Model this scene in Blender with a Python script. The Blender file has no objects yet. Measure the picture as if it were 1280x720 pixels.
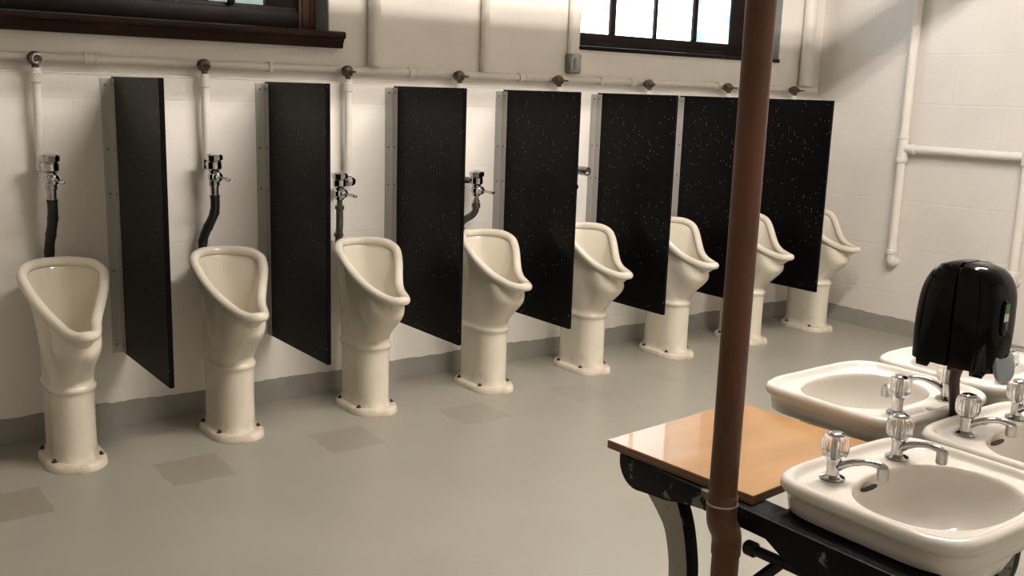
import bpy, bmesh, math, random
from mathutils import Vector, Matrix, noise

random.seed(7)
D = bpy.data
SC = bpy.context.scene
COL = SC.collection
PI = math.pi

# ------------------------------------------------------------------ materials
def new_mat(name):
    m = D.materials.new(name)
    m.use_nodes = True
    nt = m.node_tree
    return m, nt, nt.nodes['Principled BSDF']

def N(nt, typ, **kw):
    n = nt.nodes.new(typ)
    for k, v in kw.items():
        if k in n.inputs.keys():
            n.inputs[k].default_value = v
        else:
            setattr(n, k, v)
    return n

def L(nt, a, b):
    nt.links.new(a, b)

def mat(name, col, rough=.5, metal=0., var=0., vscale=8., bump=0., bscale=40., spec=.5, coat=0., stretch=(1, 1, 1), trans=0., ior=1.45):
    m, nt, p = new_mat(name)
    p.inputs['Roughness'].default_value = rough
    p.inputs['Metallic'].default_value = metal
    p.inputs['Specular IOR Level'].default_value = spec
    p.inputs['Coat Weight'].default_value = coat
    p.inputs['Transmission Weight'].default_value = trans
    p.inputs['IOR'].default_value = ior
    tc = N(nt, 'ShaderNodeTexCoord')
    mp = N(nt, 'ShaderNodeMapping')
    mp.inputs['Scale'].default_value = stretch
    L(nt, tc.outputs['Object'], mp.inputs['Vector'])
    nz = N(nt, 'ShaderNodeTexNoise', Scale=vscale, Detail=5.)
    L(nt, mp.outputs[0], nz.inputs['Vector'])
    r = N(nt, 'ShaderNodeValToRGB')
    c = Vector(col)
    r.color_ramp.elements[0].position = .3
    r.color_ramp.elements[1].position = .7
    r.color_ramp.elements[0].color = (*(c * (1 - var)), 1)
    r.color_ramp.elements[1].color = (*(c * (1 + var)), 1)
    L(nt, nz.outputs['Fac'], r.inputs['Fac'])
    L(nt, r.outputs[0], p.inputs['Base Color'])
    if bump:
        n2 = N(nt, 'ShaderNodeTexNoise', Scale=bscale, Detail=4.)
        L(nt, mp.outputs[0], n2.inputs['Vector'])
        b = N(nt, 'ShaderNodeBump', Strength=bump, Distance=.004)
        L(nt, n2.outputs['Fac'], b.inputs['Height'])
        L(nt, b.outputs[0], p.inputs['Normal'])
    return m

def mix_by(nt, p, base_socket, fac_socket, col):
    mx = N(nt, 'ShaderNodeMix', data_type='RGBA')
    L(nt, fac_socket, mx.inputs[0])
    L(nt, base_socket, mx.inputs[6])
    mx.inputs[7].default_value = (*col, 1)
    L(nt, mx.outputs[2], p.inputs['Base Color'])
    return mx.outputs[2]

def wall_mat(name, col, axes, joint=.25, width=.62, row=.298, z0=.265):
    """painted block wall: faint courses under thick paint"""
    m, nt, p = new_mat(name)
    p.inputs['Roughness'].default_value = .42
    tc = N(nt, 'ShaderNodeTexCoord')
    sp = N(nt, 'ShaderNodeSeparateXYZ')
    L(nt, tc.outputs['Object'], sp.inputs[0])
    cb = N(nt, 'ShaderNodeCombineXYZ')
    L(nt, sp.outputs[axes[0]], cb.inputs[0])
    sub = N(nt, 'ShaderNodeMath', operation='SUBTRACT')
    L(nt, sp.outputs[axes[1]], sub.inputs[0]); sub.inputs[1].default_value = z0
    L(nt, sub.outputs[0], cb.inputs[1])
    nzd = N(nt, 'ShaderNodeTexNoise', Scale=3., Detail=3.)
    L(nt, tc.outputs['Object'], nzd.inputs['Vector'])
    va = N(nt, 'ShaderNodeVectorMath', operation='MULTIPLY_ADD')
    L(nt, nzd.outputs['Color'], va.inputs[0]); va.inputs[1].default_value = (.012, .012, 0)
    L(nt, cb.outputs[0], va.inputs[2])
    br = N(nt, 'ShaderNodeTexBrick')
    br.inputs['Scale'].default_value = 1.
    br.inputs['Brick Width'].default_value = width
    br.inputs['Row Height'].default_value = row
    br.inputs['Mortar Size'].default_value = .006
    br.inputs['Mortar Smooth'].default_value = .7
    L(nt, va.outputs[0], br.inputs['Vector'])
    nz = N(nt, 'ShaderNodeTexNoise', Scale=2.2, Detail=6.)
    L(nt, tc.outputs['Object'], nz.inputs['Vector'])
    r = N(nt, 'ShaderNodeValToRGB')
    c = Vector(col)
    r.color_ramp.elements[0].color = (*(c * .94), 1); r.color_ramp.elements[0].position = .3
    r.color_ramp.elements[1].color = (*(c * 1.04), 1); r.color_ramp.elements[1].position = .7
    L(nt, nz.outputs['Fac'], r.inputs['Fac'])
    L(nt, r.outputs[0], p.inputs['Base Color'])
    b1 = N(nt, 'ShaderNodeBump', Strength=joint, Distance=.01, invert=True)
    L(nt, br.outputs['Fac'], b1.inputs['Height'])
    n2 = N(nt, 'ShaderNodeTexNoise', Scale=7., Detail=5.)
    L(nt, tc.outputs['Object'], n2.inputs['Vector'])
    b2 = N(nt, 'ShaderNodeBump', Strength=.22, Distance=.02)
    L(nt, n2.outputs['Fac'], b2.inputs['Height'])
    L(nt, b1.outputs[0], b2.inputs['Normal'])
    L(nt, b2.outputs[0], p.inputs['Normal'])
    return m

def floor_mat():
    m, nt, p = new_mat('painted_concrete')
    p.inputs['Roughness'].default_value = .36
    p.inputs['Specular IOR Level'].default_value = .4
    tc = N(nt, 'ShaderNodeTexCoord')
    sp = N(nt, 'ShaderNodeSeparateXYZ')
    L(nt, tc.outputs['Object'], sp.inputs[0])
    nz = N(nt, 'ShaderNodeTexNoise', Scale=1.6, Detail=6.)
    L(nt, tc.outputs['Object'], nz.inputs['Vector'])
    r = N(nt, 'ShaderNodeValToRGB')
    r.color_ramp.elements[0].color = (.298, .288, .240, 1); r.color_ramp.elements[0].position = .3
    r.color_ramp.elements[1].color = (.335, .324, .270, 1); r.color_ramp.elements[1].position = .7
    L(nt, nz.outputs['Fac'], r.inputs['Fac'])
    # worn rectangular patches where old fixtures once stood: repeat every .644 m
    def math_(op, a, b=None, v=None):
        n = N(nt, 'ShaderNodeMath', operation=op)
        if isinstance(a, float): n.inputs[0].default_value = a
        else: L(nt, a, n.inputs[0])
        if b is not None:
            if isinstance(b, float): n.inputs[1].default_value = b
            else: L(nt, b, n.inputs[1])
        return n.outputs[0]
    nw = N(nt, 'ShaderNodeTexNoise', Scale=9., Detail=3.)
    L(nt, tc.outputs['Object'], nw.inputs['Vector'])
    wob = math_('MULTIPLY', math_('SUBTRACT', nw.outputs['Fac'], .5), .035)
    xs = math_('ADD', math_('ADD', sp.outputs[0], wob), -.215 + .322 + 6.44)
    fx = math_('ABSOLUTE', math_('SUBTRACT', math_('MODULO', xs, .644), .322))
    inx = math_('LESS_THAN', fx, .122)
    fy = math_('ABSOLUTE', math_('ADD', math_('ADD', sp.outputs[1], wob), .64))
    iny = math_('LESS_THAN', fy, .125)
    lim = math_('LESS_THAN', sp.outputs[0], 2.75)
    lim2 = math_('GREATER_THAN', sp.outputs[0], -1.2)
    msk = math_('MULTIPLY', math_('MULTIPLY', inx, iny), math_('MULTIPLY', lim, lim2))
    fade = math_('MULTIPLY', msk, math_('SUBTRACT', .62, math_('MULTIPLY', sp.outputs[0], .16)))
    col = mix_by(nt, p, r.outputs[0], fade, (.225, .198, .155))
    # tiny paint specks
    vo = N(nt, 'ShaderNodeTexVoronoi', Scale=3.2)
    L(nt, tc.outputs['Object'], vo.inputs['Vector'])
    spk = math_('LESS_THAN', vo.outputs['Distance'], .016)
    mix_by(nt, p, col, spk, (.6, .57, .5))
    n2 = N(nt, 'ShaderNodeTexNoise', Scale=5., Detail=4.)
    L(nt, tc.outputs['Object'], n2.inputs['Vector'])
    b = N(nt, 'ShaderNodeBump', Strength=.12, Distance=.01)
    L(nt, n2.outputs['Fac'], b.inputs['Height'])
    L(nt, b.outputs[0], p.inputs['Normal'])
    return m

def speck_mat():
    m, nt, p = new_mat('black_laminate')
    p.inputs['Roughness'].default_value = .34
    p.inputs['Specular IOR Level'].default_value = .08
    tc = N(nt, 'ShaderNodeTexCoord')
    vo = N(nt, 'ShaderNodeTexVoronoi', Scale=46.)
    L(nt, tc.outputs['Object'], vo.inputs['Vector'])
    lt = N(nt, 'ShaderNodeMath', operation='LESS_THAN'); lt.inputs[1].default_value = .10
    L(nt, vo.outputs['Distance'], lt.inputs[0])
    nz = N(nt, 'ShaderNodeTexNoise', Scale=5., Detail=2.)
    L(nt, tc.outputs['Object'], nz.inputs['Vector'])
    gt = N(nt, 'ShaderNodeMath', operation='GREATER_THAN'); gt.inputs[1].default_value = .47
    L(nt, nz.outputs['Fac'], gt.inputs[0])
    sc = N(nt, 'ShaderNodeSeparateColor'); L(nt, vo.outputs['Color'], sc.inputs[0])
    g2 = N(nt, 'ShaderNodeMath', operation='GREATER_THAN'); g2.inputs[1].default_value = .5
    L(nt, sc.outputs[0], g2.inputs[0])
    mu = N(nt, 'ShaderNodeMath', operation='MULTIPLY')
    L(nt, lt.outputs[0], mu.inputs[0]); L(nt, gt.outputs[0], mu.inputs[1])
    mu2 = N(nt, 'ShaderNodeMath', operation='MULTIPLY')
    L(nt, mu.outputs[0], mu2.inputs[0]); L(nt, g2.outputs[0], mu2.inputs[1])
    rgb = N(nt, 'ShaderNodeRGB'); rgb.outputs[0].default_value = (.002, .002, .0021, 1)
    mix_by(nt, p, rgb.outputs[0], mu2.outputs[0], (.32, .32, .31))
    return m

def porcelain(name, col, stain, zlim, rough=.16):
    """glazed ware with rusty dirt gathering in patches near the foot"""
    m, nt, p = new_mat(name)
    p.inputs['Roughness'].default_value = rough
    p.inputs['Specular IOR Level'].default_value = .45
    tc = N(nt, 'ShaderNodeTexCoord')
    nz = N(nt, 'ShaderNodeTexNoise', Scale=4., Detail=6.)
    L(nt, tc.outputs['Object'], nz.inputs['Vector'])
    r = N(nt, 'ShaderNodeValToRGB')
    c = Vector(col)
    r.color_ramp.elements[0].color = (*(c * .95), 1); r.color_ramp.elements[0].position = .3
    r.color_ramp.elements[1].color = (*(c * 1.03), 1); r.color_ramp.elements[1].position = .7
    L(nt, nz.outputs['Fac'], r.inputs['Fac'])
    sp = N(nt, 'ShaderNodeSeparateXYZ'); L(nt, tc.outputs['Object'], sp.inputs[0])
    mr = N(nt, 'ShaderNodeMapRange'); L(nt, sp.outputs[2], mr.inputs[0])
    mr.inputs[1].default_value = zlim; mr.inputs[2].default_value = .0
    mr.inputs[3].default_value = 0.; mr.inputs[4].default_value = 1.
    n2 = N(nt, 'ShaderNodeTexNoise', Scale=14., Detail=5.); L(nt, tc.outputs['Object'], n2.inputs['Vector'])
    g = N(nt, 'ShaderNodeMapRange'); L(nt, n2.outputs['Fac'], g.inputs[0])
    g.inputs[1].default_value = .45; g.inputs[2].default_value = .72
    mu = N(nt, 'ShaderNodeMath', operation='MULTIPLY'); L(nt, mr.outputs[0], mu.inputs[0]); L(nt, g.outputs[0], mu.inputs[1])
    mu2 = N(nt, 'ShaderNodeMath', operation='MULTIPLY'); L(nt, mu.outputs[0], mu2.inputs[0]); mu2.inputs[1].default_value = .8
    mix_by(nt, p, r.outputs[0], mu2.outputs[0], stain)
    return m

def peel_mat(name, base, under, scale, thr, rough=.5):
    """chipped paint: patches of another colour with crisp ragged edges"""
    m, nt, p = new_mat(name)
    p.inputs['Roughness'].default_value = rough
    p.inputs['Specular IOR Level'].default_value = .12
    tc = N(nt, 'ShaderNodeTexCoord')
    nz = N(nt, 'ShaderNodeTexNoise', Scale=scale, Detail=7., Roughness=.6)
    L(nt, tc.outputs['Object'], nz.inputs['Vector'])
    r = N(nt, 'ShaderNodeValToRGB')
    r.color_ramp.elements[0].color = (*base, 1); r.color_ramp.elements[0].position = thr
    r.color_ramp.elements[1].color = (*under, 1); r.color_ramp.elements[1].position = thr + .03
    L(nt, nz.outputs['Fac'], r.inputs['Fac'])
    L(nt, r.outputs[0], p.inputs['Base Color'])
    b = N(nt, 'ShaderNodeBump', Strength=.4, Distance=.002)
    L(nt, nz.outputs['Fac'], b.inputs['Height']); L(nt, b.outputs[0], p.inputs['Normal'])
    return m

def glow_mat(name, c0, c1, strength, thr=(.35, .65), scale=4.):
    m, nt, p = new_mat(name)
    p.inputs['Base Color'].default_value = (.3, .32, .33, 1)
    p.inputs['Roughness'].default_value = .12
    tc = N(nt, 'ShaderNodeTexCoord')
    nz = N(nt, 'ShaderNodeTexNoise', Scale=scale, Detail=4.)
    L(nt, tc.outputs['Object'], nz.inputs['Vector'])
    r = N(nt, 'ShaderNodeValToRGB')
    r.color_ramp.elements[0].color = (*c0, 1); r.color_ramp.elements[0].position = thr[0]
    r.color_ramp.elements[1].color = (*c1, 1); r.color_ramp.elements[1].position = thr[1]
    L(nt, nz.outputs['Fac'], r.inputs['Fac'])
    L(nt, r.outputs[0], p.inputs['Emission Color'])
    p.inputs['Emission Strength'].default_value = strength
    return m

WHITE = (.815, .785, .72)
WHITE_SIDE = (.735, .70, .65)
M = dict(
    wall_back=wall_mat('white_painted_block', WHITE, (0, 2), joint=.13, width=2.9, row=.298, z0=.18),
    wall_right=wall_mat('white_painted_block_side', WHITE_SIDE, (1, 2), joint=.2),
    ceil=mat('white_ceiling', (.7, .68, .64), .7, var=.03),
    floor=floor_mat(),
    base=mat('grey_base_paint', (.300, .292, .256), .45, var=.06, bump=.15, bscale=18),
    pipew=mat('white_gloss_pipe_paint', (.76, .725, .665), .32, var=.04, vscale=12, bump=.12, bscale=25),
    bronze=mat('tarnished_bronze', (.13, .098, .07), .5, metal=.6, var=.4, vscale=40, bump=.5, bscale=90),
    ringw=mat('pale_ring', (.42, .41, .38), .4, metal=.6),
    chrome=mat('worn_chrome', (.50, .495, .485), .10, metal=1., var=.08, vscale=30),
    dullchrome=mat('dull_chrome', (.42, .41, .39), .28, metal=1., var=.15, vscale=30),
    rubber=mat('black_rubber_wrap', (.012, .013, .011), .45, var=.3, vscale=40, bump=.4, bscale=60),
    greenbrass=mat('greenish_tarnished_brass', (.10, .105, .08), .45, metal=.7, var=.3, vscale=30, bump=.3),
    panel=speck_mat(),
    alu=mat('brushed_aluminium', (.50, .49, .455), .42, metal=.55, var=.06, vscale=30, stretch=(1, 1, .15)),
    screw=mat('steel_screw', (.22, .21, .2), .4, metal=.8),
    urinal=porcelain('cream_porcelain', (.71, .662, .548), (.34, .20, .08), .11),
    sink=porcelain('ivory_sink_porcelain', (.63, .60, .54), (.63, .60, .54), .0001, .10),
    rust=mat('rusty_bolt', (.055, .032, .018), .8, metal=.2, var=.4, vscale=60),
    darkwood=mat('dark_brown_woodwork', (.009, .005, .004), .42, var=.35, vscale=10, stretch=(.3, 1, 1), bump=.15, bscale=20, spec=.15),
    sillwood=mat('dark_red_brown_sill', (.022, .009, .006), .42, var=.35, vscale=12, stretch=(.3, 1, 1), bump=.2, bscale=20, spec=.2),
    brownwood=mat('red_brown_woodwork', (.060, .026, .014), .45, var=.3, vscale=14, stretch=(1, 1, .2)),
    reveal=mat('grey_painted_reveal', (.30, .30, .29), .6, var=.15, vscale=12),
    greybox=mat('grey_cast_box', (.20, .205, .2), .5, metal=.2, var=.15, vscale=40),
    greyplate=mat('light_grey_plate', (.36, .365, .35), .45, metal=.2, var=.1, vscale=40),
    post=mat('brown_painted_pipe', (.108, .043, .023), .40, var=.38, vscale=7, stretch=(1, 1, .25), bump=.1, bscale=30, spec=.35),
    plywood=mat('varnished_birch_ply', (.375, .212, .088), .28, var=.12, vscale=5, stretch=(.5, 2.2, 1), coat=.25),
    iron=peel_mat('chipped_black_iron', (.0035, .0035, .0035), (.15, .15, .135), 14, .625),
    irongrey=peel_mat('peeling_grey_iron', (.30, .29, .255), (.022, .02, .018), 13, .585, .55),
    blackpipe=mat('black_iron_pipe', (.012, .011, .011), .5, metal=.3, var=.3),
    blackgloss=mat('glossy_black_plastic', (.0012, .0012, .0014), .06, spec=.2),
    blackinner=mat('black_recess', (.006, .006, .006), .3),
    lever=mat('blue_grey_plastic', (.20, .245, .27), .35, var=.05),
    green=mat('green_label', (.03, .20, .05), .4),
    label=mat('white_label', (.55, .58, .58), .4),
    brownpost=mat('dark_brown_post', (.035, .014, .009), .35, var=.3),
    hole=mat('dark_opening', (.018, .012, .006), .6),
    acrylic=mat('clear_acrylic', (.95, .95, .94), .22, trans=1., ior=1.36),
    day=glow_mat('daylit_frosted_glass', (.78, .90, 1.), (.88, .96, 1.), 6.),
    dayblue=glow_mat('daylit_smeared_glass', (.16, .55, .70), (.93, .98, 1.), 1.35, (.36, .52), 5.),
    dim=glow_mat('dim_green_glass', (.03, .11, .085), (.13, .30, .24), .8, (.3, .7), 9.),
    housing=mat('white_enamel', (.7, .7, .68), .4),
    tube=glow_mat('lit_fluorescent_tube', (1., .905, .84), (1., .905, .84), 340.),
    plyedge=None,
)
def ply_edge():
    m, nt, p = new_mat('layered_ply_edge')
    p.inputs['Roughness'].default_value = .6
    tc = N(nt, 'ShaderNodeTexCoord'); sp = N(nt, 'ShaderNodeSeparateXYZ'); L(nt, tc.outputs['Object'], sp.inputs[0])
    w = N(nt, 'ShaderNodeMath', operation='SINE')
    mu = N(nt, 'ShaderNodeMath', operation='MULTIPLY'); L(nt, sp.outputs[2], mu.inputs[0]); mu.inputs[1].default_value = 900.
    L(nt, mu.outputs[0], w.inputs[0])
    r = N(nt, 'ShaderNodeValToRGB')
    r.color_ramp.elements[0].color = (.15, .085, .04, 1); r.color_ramp.elements[0].position = .2
    r.color_ramp.elements[1].color = (.27, .165, .08, 1); r.color_ramp.elements[1].position = .8
    L(nt, w.outputs[0], r.inputs[0]); L(nt, r.outputs[0], p.inputs['Base Color'])
    return m
M['plyedge'] = ply_edge()

# ------------------------------------------------------------------ mesh helpers
class MB:
    """collects verts / faces of ONE mesh"""
    def __init__(self):
        self.v = []; self.f = []; self.mi = []
        self.cur = 0
    def face(self, idx):
        self.f.append(idx); self.mi.append(self.cur)
    def loft(self, loops, closed=True, cap0=False, cap1=False):
        n = len(loops[0]); b = len(self.v)
        for lp in loops: self.v += [tuple(q) for q in lp]
        for k in range(len(loops) - 1):
            for i in range(n if closed else n - 1):
                j = (i + 1) % n
                self.face((b + k*n + i, b + k*n + j, b + (k+1)*n + j, b + (k+1)*n + i))
        if cap0: self.face(tuple(b + i for i in range(n))[::-1])
        if cap1: self.face(tuple(b + (len(loops)-1)*n + i for i in range(n)))
        return self
    def lathe(self, prof, org=(0, 0, 0), axis=(0, 0, 1), n=24, cap=True, flute=0., nf=0):
        a = Vector(axis).normalized(); o = Vector(org)
        t = Vector((1, 0, 0)) if abs(a.x) < .9 else Vector((0, 1, 0))
        u = (t - a * t.dot(a)).normalized(); w = a.cross(u)
        loops = []
        for r, h in prof:
            lp = []
            for i in range(n):
                g = 2*PI*i/n
                rr = r * (1 + flute * math.cos(nf * g)) if flute else r
                lp.append(o + a*h + u*(rr*math.cos(g)) + w*(rr*math.sin(g)))
            loops.append(lp)
        return self.loft(loops, True, cap, cap)
    def tube(self, pts, r, n=16, cap=True):
        pts = [Vector(p) for p in pts]
        rs = r if isinstance(r, (list, tuple)) else [r]*len(pts)
        loops = []; u = None
        for k, p in enumerate(pts):
            d = (pts[min(k+1, len(pts)-1)] - pts[max(k-1, 0)]).normalized()
            if u is None:
                t = Vector((1, 0, 0)) if abs(d.x) < .9 else Vector((0, 1, 0))
                u = (t - d*t.dot(d)).normalized()
            else:
                u = (u - d*u.dot(d)).normalized()
            w = d.cross(u)
            loops.append([p + u*(rs[k]*math.cos(2*PI*i/n)) + w*(rs[k]*math.sin(2*PI*i/n)) for i in range(n)])
        return self.loft(loops, True, cap, cap)
    def box(self, x0, x1, y0, y1, z0, z1, bev=0., seg=2):
        bm = bmesh.new()
        bmesh.ops.create_cube(bm, size=1.)
        for v in bm.verts:
            v.co = Vector((x0 + (v.co.x+.5)*(x1-x0), y0 + (v.co.y+.5)*(y1-y0), z0 + (v.co.z+.5)*(z1-z0)))
        if bev: bmesh.ops.bevel(bm, geom=list(bm.edges), offset=bev, segments=seg, profile=.5, affect='EDGES')
        return self.add(bm)
    def sc(self, k):
        self.v = [(a*k, b*k, c) for a, b, c in self.v]; return self
    def add(self, bm):
        bm.verts.index_update(); b = len(self.v)
        self.v += [tuple(v.co) for v in bm.verts]
        for f in bm.faces: self.face(tuple(b + v.index for v in f.verts))
        bm.free(); return self
    def prism(self, poly, origin, eu, ev, en, depth, bev=0.):
        """extrude a 2-D outline (u,v) by depth along en"""
        o, eu, ev, en = Vector(origin), Vector(eu), Vector(ev), Vector(en)
        bm = bmesh.new()
        vs = [bm.verts.new(o + eu*a + ev*b) for a, b in poly]
        f = bm.faces.new(vs)
        g = bmesh.ops.extrude_face_region(bm, geom=[f])
        bmesh.ops.translate(bm, vec=en*depth, verts=[q for q in g['geom'] if isinstance(q, bmesh.types.BMVert)])
        bmesh.ops.recalc_face_normals(bm, faces=bm.faces)
        if bev: bmesh.ops.bevel(bm, geom=list(bm.edges), offset=bev, segments=2, profile=.5, affect='EDGES')
        return self.add(bm)
    def build(self, name, mats, parent=None, smooth=40, label=None, fixn=True, weld=False):
        me = D.meshes.new(name)
        me.from_pydata(self.v, [], self.f)
        for m in (mats if isinstance(mats, list) else [mats]): me.materials.append(m)
        if any(self.mi):
            me.polygons.foreach_set('material_index', self.mi)
        if fixn:
            bm = bmesh.new(); bm.from_mesh(me)
            if weld: bmesh.ops.remove_doubles(bm, verts=bm.verts, dist=1e-5)
            bmesh.ops.recalc_face_normals(bm, faces=bm.faces); bm.to_mesh(me); bm.free()
        me.polygons.foreach_set('use_smooth', [smooth > 0]*len(me.polygons))
        if smooth: me.set_sharp_from_angle(angle=math.radians(smooth))
        me.update()
        o = D.objects.new(name, me); COL.objects.link(o)
        if parent: o.parent = parent
        if label: o['label'] = label
        return o

def tag(o, label, cat, group=None):
    o['label'] = label; o['category'] = cat
    if group: o['group'] = group
    return o

def thing(name, label, cat, loc=(0, 0, 0), group=None, rz=0.):
    o = D.objects.new(name, None); COL.objects.link(o)
    o.empty_display_size = .1
    o.location = loc; o.rotation_euler = (0, 0, rz)
    return tag(o, label, cat, group)

def structure(name, mb, m, parent=None, smooth=0, **k):
    o = mb.build(name, m, parent, smooth, **k)
    if parent is None: o['kind'] = 'structure'
    return o

def copy_tree(o, parent=None):
    c = o.copy(); COL.objects.link(c)
    if parent: c.parent = parent
    for ch in list(o.children): copy_tree(ch, c)
    return c

def rpath(pts, rad, n=6):
    """polyline with rounded corners"""
    pts = [Vector(p) for p in pts]; out = [pts[0]]
    for k in range(1, len(pts)-1):
        a, b, c = pts[k-1], pts[k], pts[k+1]
        r = min(rad, (a-b).length*.49, (c-b).length*.49)
        p0 = b + (a-b).normalized()*r; p1 = b + (c-b).normalized()*r
        for i in range(n+1):
            t = i/n
            out.append(p0*(1-t)**2 + b*2*t*(1-t) + p1*t*t)
    out.append(pts[-1]); return out

def crom(pts, n, mir=False):
    """Catmull-Rom through points, resampled to n+1 by arc length"""
    P = [Vector(p) for p in pts]; out = []
    for k in range(len(P)-1):
        p0 = P[k-1] if k else (Vector((-P[1].x, P[1].y, P[1].z)) if mir else P[0]*2 - P[1])
        p1, p2 = P[k], P[k+1]
        p3 = P[k+2] if k+2 < len(P) else (Vector((-P[-2].x, P[-2].y, P[-2].z)) if mir else P[-1]*2 - P[-2])
        for i in range(24):
            t = i/24
            out.append(.5*((2*p1) + (p2-p0)*t + (2*p0-5*p1+4*p2-p3)*t*t + (3*p1-p0-3*p2+p3)*t**3))
    out.append(P[-1]); return resample(out, n)

def resample(pts, n):
    s = [0.]
    for a, b in zip(pts, pts[1:]): s.append(s[-1] + (b-a).length)
    out = []; k = 0
    for i in range(n+1):
        t = s[-1]*i/n
        while k < len(s)-2 and s[k+1] < t: k += 1
        d = s[k+1]-s[k]
        out.append(pts[k].lerp(pts[k+1], (t-s[k])/d if d > 1e-9 else 0))
    return out

def lut(tab, t):
    for (a, va), (b, vb) in zip(tab, tab[1:]):
        if t <= b: 
            q = (t-a)/(b-a) if b > a else 0
            return va + (vb-va)*q
    return tab[-1][1]

def mirror_half(h):
    """half outline (front centre -> back centre, x >= 0) to a closed loop"""
    return h + [Vector((-p.x, p.y, p.z)) for p in h[-2:0:-1]]

# ------------------------------------------------------------------ camera
cam_d = D.cameras.new('camera'); cam = D.objects.new('camera', cam_d); COL.objects.link(cam)
F, YAW, PITCH, ROLL = 1239.706, .64350, .19567, .032728
f_ = Vector((math.sin(YAW)*math.cos(PITCH), math.cos(YAW)*math.cos(PITCH), -math.sin(PITCH)))
r_ = Vector((math.cos(YAW), -math.sin(YAW), 0)); u_ = r_.cross(f_)
r2 = r_*math.cos(ROLL) + u_*math.sin(ROLL); u2 = -r_*math.sin(ROLL) + u_*math.cos(ROLL)
mw = Matrix((r2, u2, -f_)).transposed().to_4x4(); mw.translation = Vector((-.974, -4.202, 1.45))
cam.matrix_world = mw
cam_d.sensor_width = 36.; cam_d.lens = F/1280*36.; cam_d.clip_start = .05
SC.camera = cam

# ------------------------------------------------------------------ the room
XL, XR, YF, ZC = -3.2, 4.72, -6.2, 3.2
YU, LEDGE = .04, 1.465            # face of the upper wall, height of the ledge
W1 = (-.56, 1.12); W2 = (2.61, 4.29); WZ = (1.69, 2.50)
structure('floor', MB().box(XL, XR, YF, .3, -.1, 0), M['floor'])
structure('ceiling', MB().box(XL, XR, YF, .3, ZC, ZC+.1), M['ceil'])
wb = MB()
wb.box(XL, XR, 0, .3, 0, LEDGE, .004)
wb.box(XL, XR, YU, .3, LEDGE-.01, WZ[0])
for a, b in ((XL, W1[0]), (W1[1], W2[0]), (W2[1], XR)): wb.box(a, b, YU, .3, WZ[0], WZ[1])
wb.box(XL, XR, YU, .3, WZ[1], ZC)
structure('wall_back', wb, M['wall_back'])
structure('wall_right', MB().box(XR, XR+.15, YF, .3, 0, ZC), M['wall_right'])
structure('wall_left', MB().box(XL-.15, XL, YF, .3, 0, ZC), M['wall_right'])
structure('wall_front', MB().box(XL, XR, YF-.15, YF, 0, ZC), M['wall_back'])

def ragged(axis, a, b, at, seed, h=.105):
    """floor paint turned up the foot of the wall with a wavering brushed top edge"""
    mb = MB(); n = int((b-a)/.012); fr = []; bk = []; lo = []
    for i in range(n+1):
        t = a + (b-a)*i/n
        z = h + .012*noise.noise(Vector((t*2.1, seed, 0))) + .006*noise.noise(Vector((t*11, seed, 3))) + .004*noise.noise(Vector((t*37, seed, 5)))
        if axis == 'x': fr.append((t, at-.004, z)); lo.append((t, at-.004, 0)); bk.append((t, at, z+.001))
        else: fr.append((at-.004, t, z)); lo.append((at-.004, t, 0)); bk.append((at, t, z+.001))
    mb.loft([lo, fr, bk], closed=False)
    return mb
structure('baseboard_back', ragged('x', XL, XR, 0., 1.7), M['base'], fixn=False)
structure('baseboard_right', ragged('y', YF, 0., XR, 8.3), M['base'], fixn=False)
structure('trim_1', MB().box(XL, XR, -.002, YU, LEDGE-.004, LEDGE+.003, .002), M['pipew'])

# window 1: dark glass behind a heavy brown frame with a moulded projecting stool
def window_root(name):
    o = D.objects.new(name, None); COL.objects.link(o); o['kind'] = 'structure'; return o
def win_frame(mb, x0, x1, y0, y1, z0, z1, t):
    mb.box(x0, x0+t, y0, y1, z0, z1, .004); mb.box(x1-t, x1, y0, y1, z0, z1, .004)
    mb.box(x0+t, x1-t, y0, y1, z0, z0+t, .004); mb.box(x0+t, x1-t, y0, y1, z1-t, z1, .004)
def reveal(x0, x1):
    mb = MB()
    mb.box(x1-.006, x1+.002, YU+.001, .3, WZ[0], WZ[1]); mb.box(x0-.002, x0+.006, YU+.001, .3, WZ[0], WZ[1])
    return mb
w1 = window_root('window_1')
fr = MB(); fr.box(W1[0]+.006, W1[1]-.091, .165, .26, WZ[0], WZ[0]+.085, .004); fr.box(W1[0]+.006, W1[1]-.091, .165, .26, WZ[1]-.085, WZ[1], .004)
fr.box(W1[0]+.006, W1[0]+.091, .165, .26, WZ[0]+.08, WZ[1]-.08, .004)
fr.build('window_frame', M['darkwood'], w1)
fr = MB(); fr.box(W1[1]-.091, W1[1]-.006, .165, .26, WZ[0], WZ[1], .004); fr.box(W1[1]-.075, W1[1]-.062, .155, .17, WZ[0], WZ[1], .004); fr.box(W1[1]-.035, W1[1]-.022, .155, .17, WZ[0], WZ[1], .004)
fr.build('side_jamb', M['brownwood'], w1)
sa = MB()
x0, x1 = W1[0]+.09, W1[1]-.09
sa.box(x0, x1, .18, .235, WZ[0]+.03, 1.795, .006)           # bottom rail
sa.box(x0, x1, .18, .235, 2.36, WZ[1]-.08, .006)
px = [x0, x0+.06, .24-.035, .24+.0, .585, .62, .885, x1]
sa.box(x0, x0+.06, .18, .235, 1.79, 2.38, .005); sa.box(.885, x1, .18, .235, 1.79, 2.38, .005)
for c in (-.03, .285, .60): sa.box(c-.018, c+.018, .185, .23, 1.79, 2.38, .005)
sa.build('sash', M['darkwood'], w1)
MB().lathe([(.006, 0), (.016, .006), (.018, .016), (.01, .026), (0.001, .03)], (.71, .178, 1.80), (0, -1, 0), 12).build('latch', M['iron'], w1)
xs = [x0+.05, -.03, .285, .60, .89]
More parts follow.
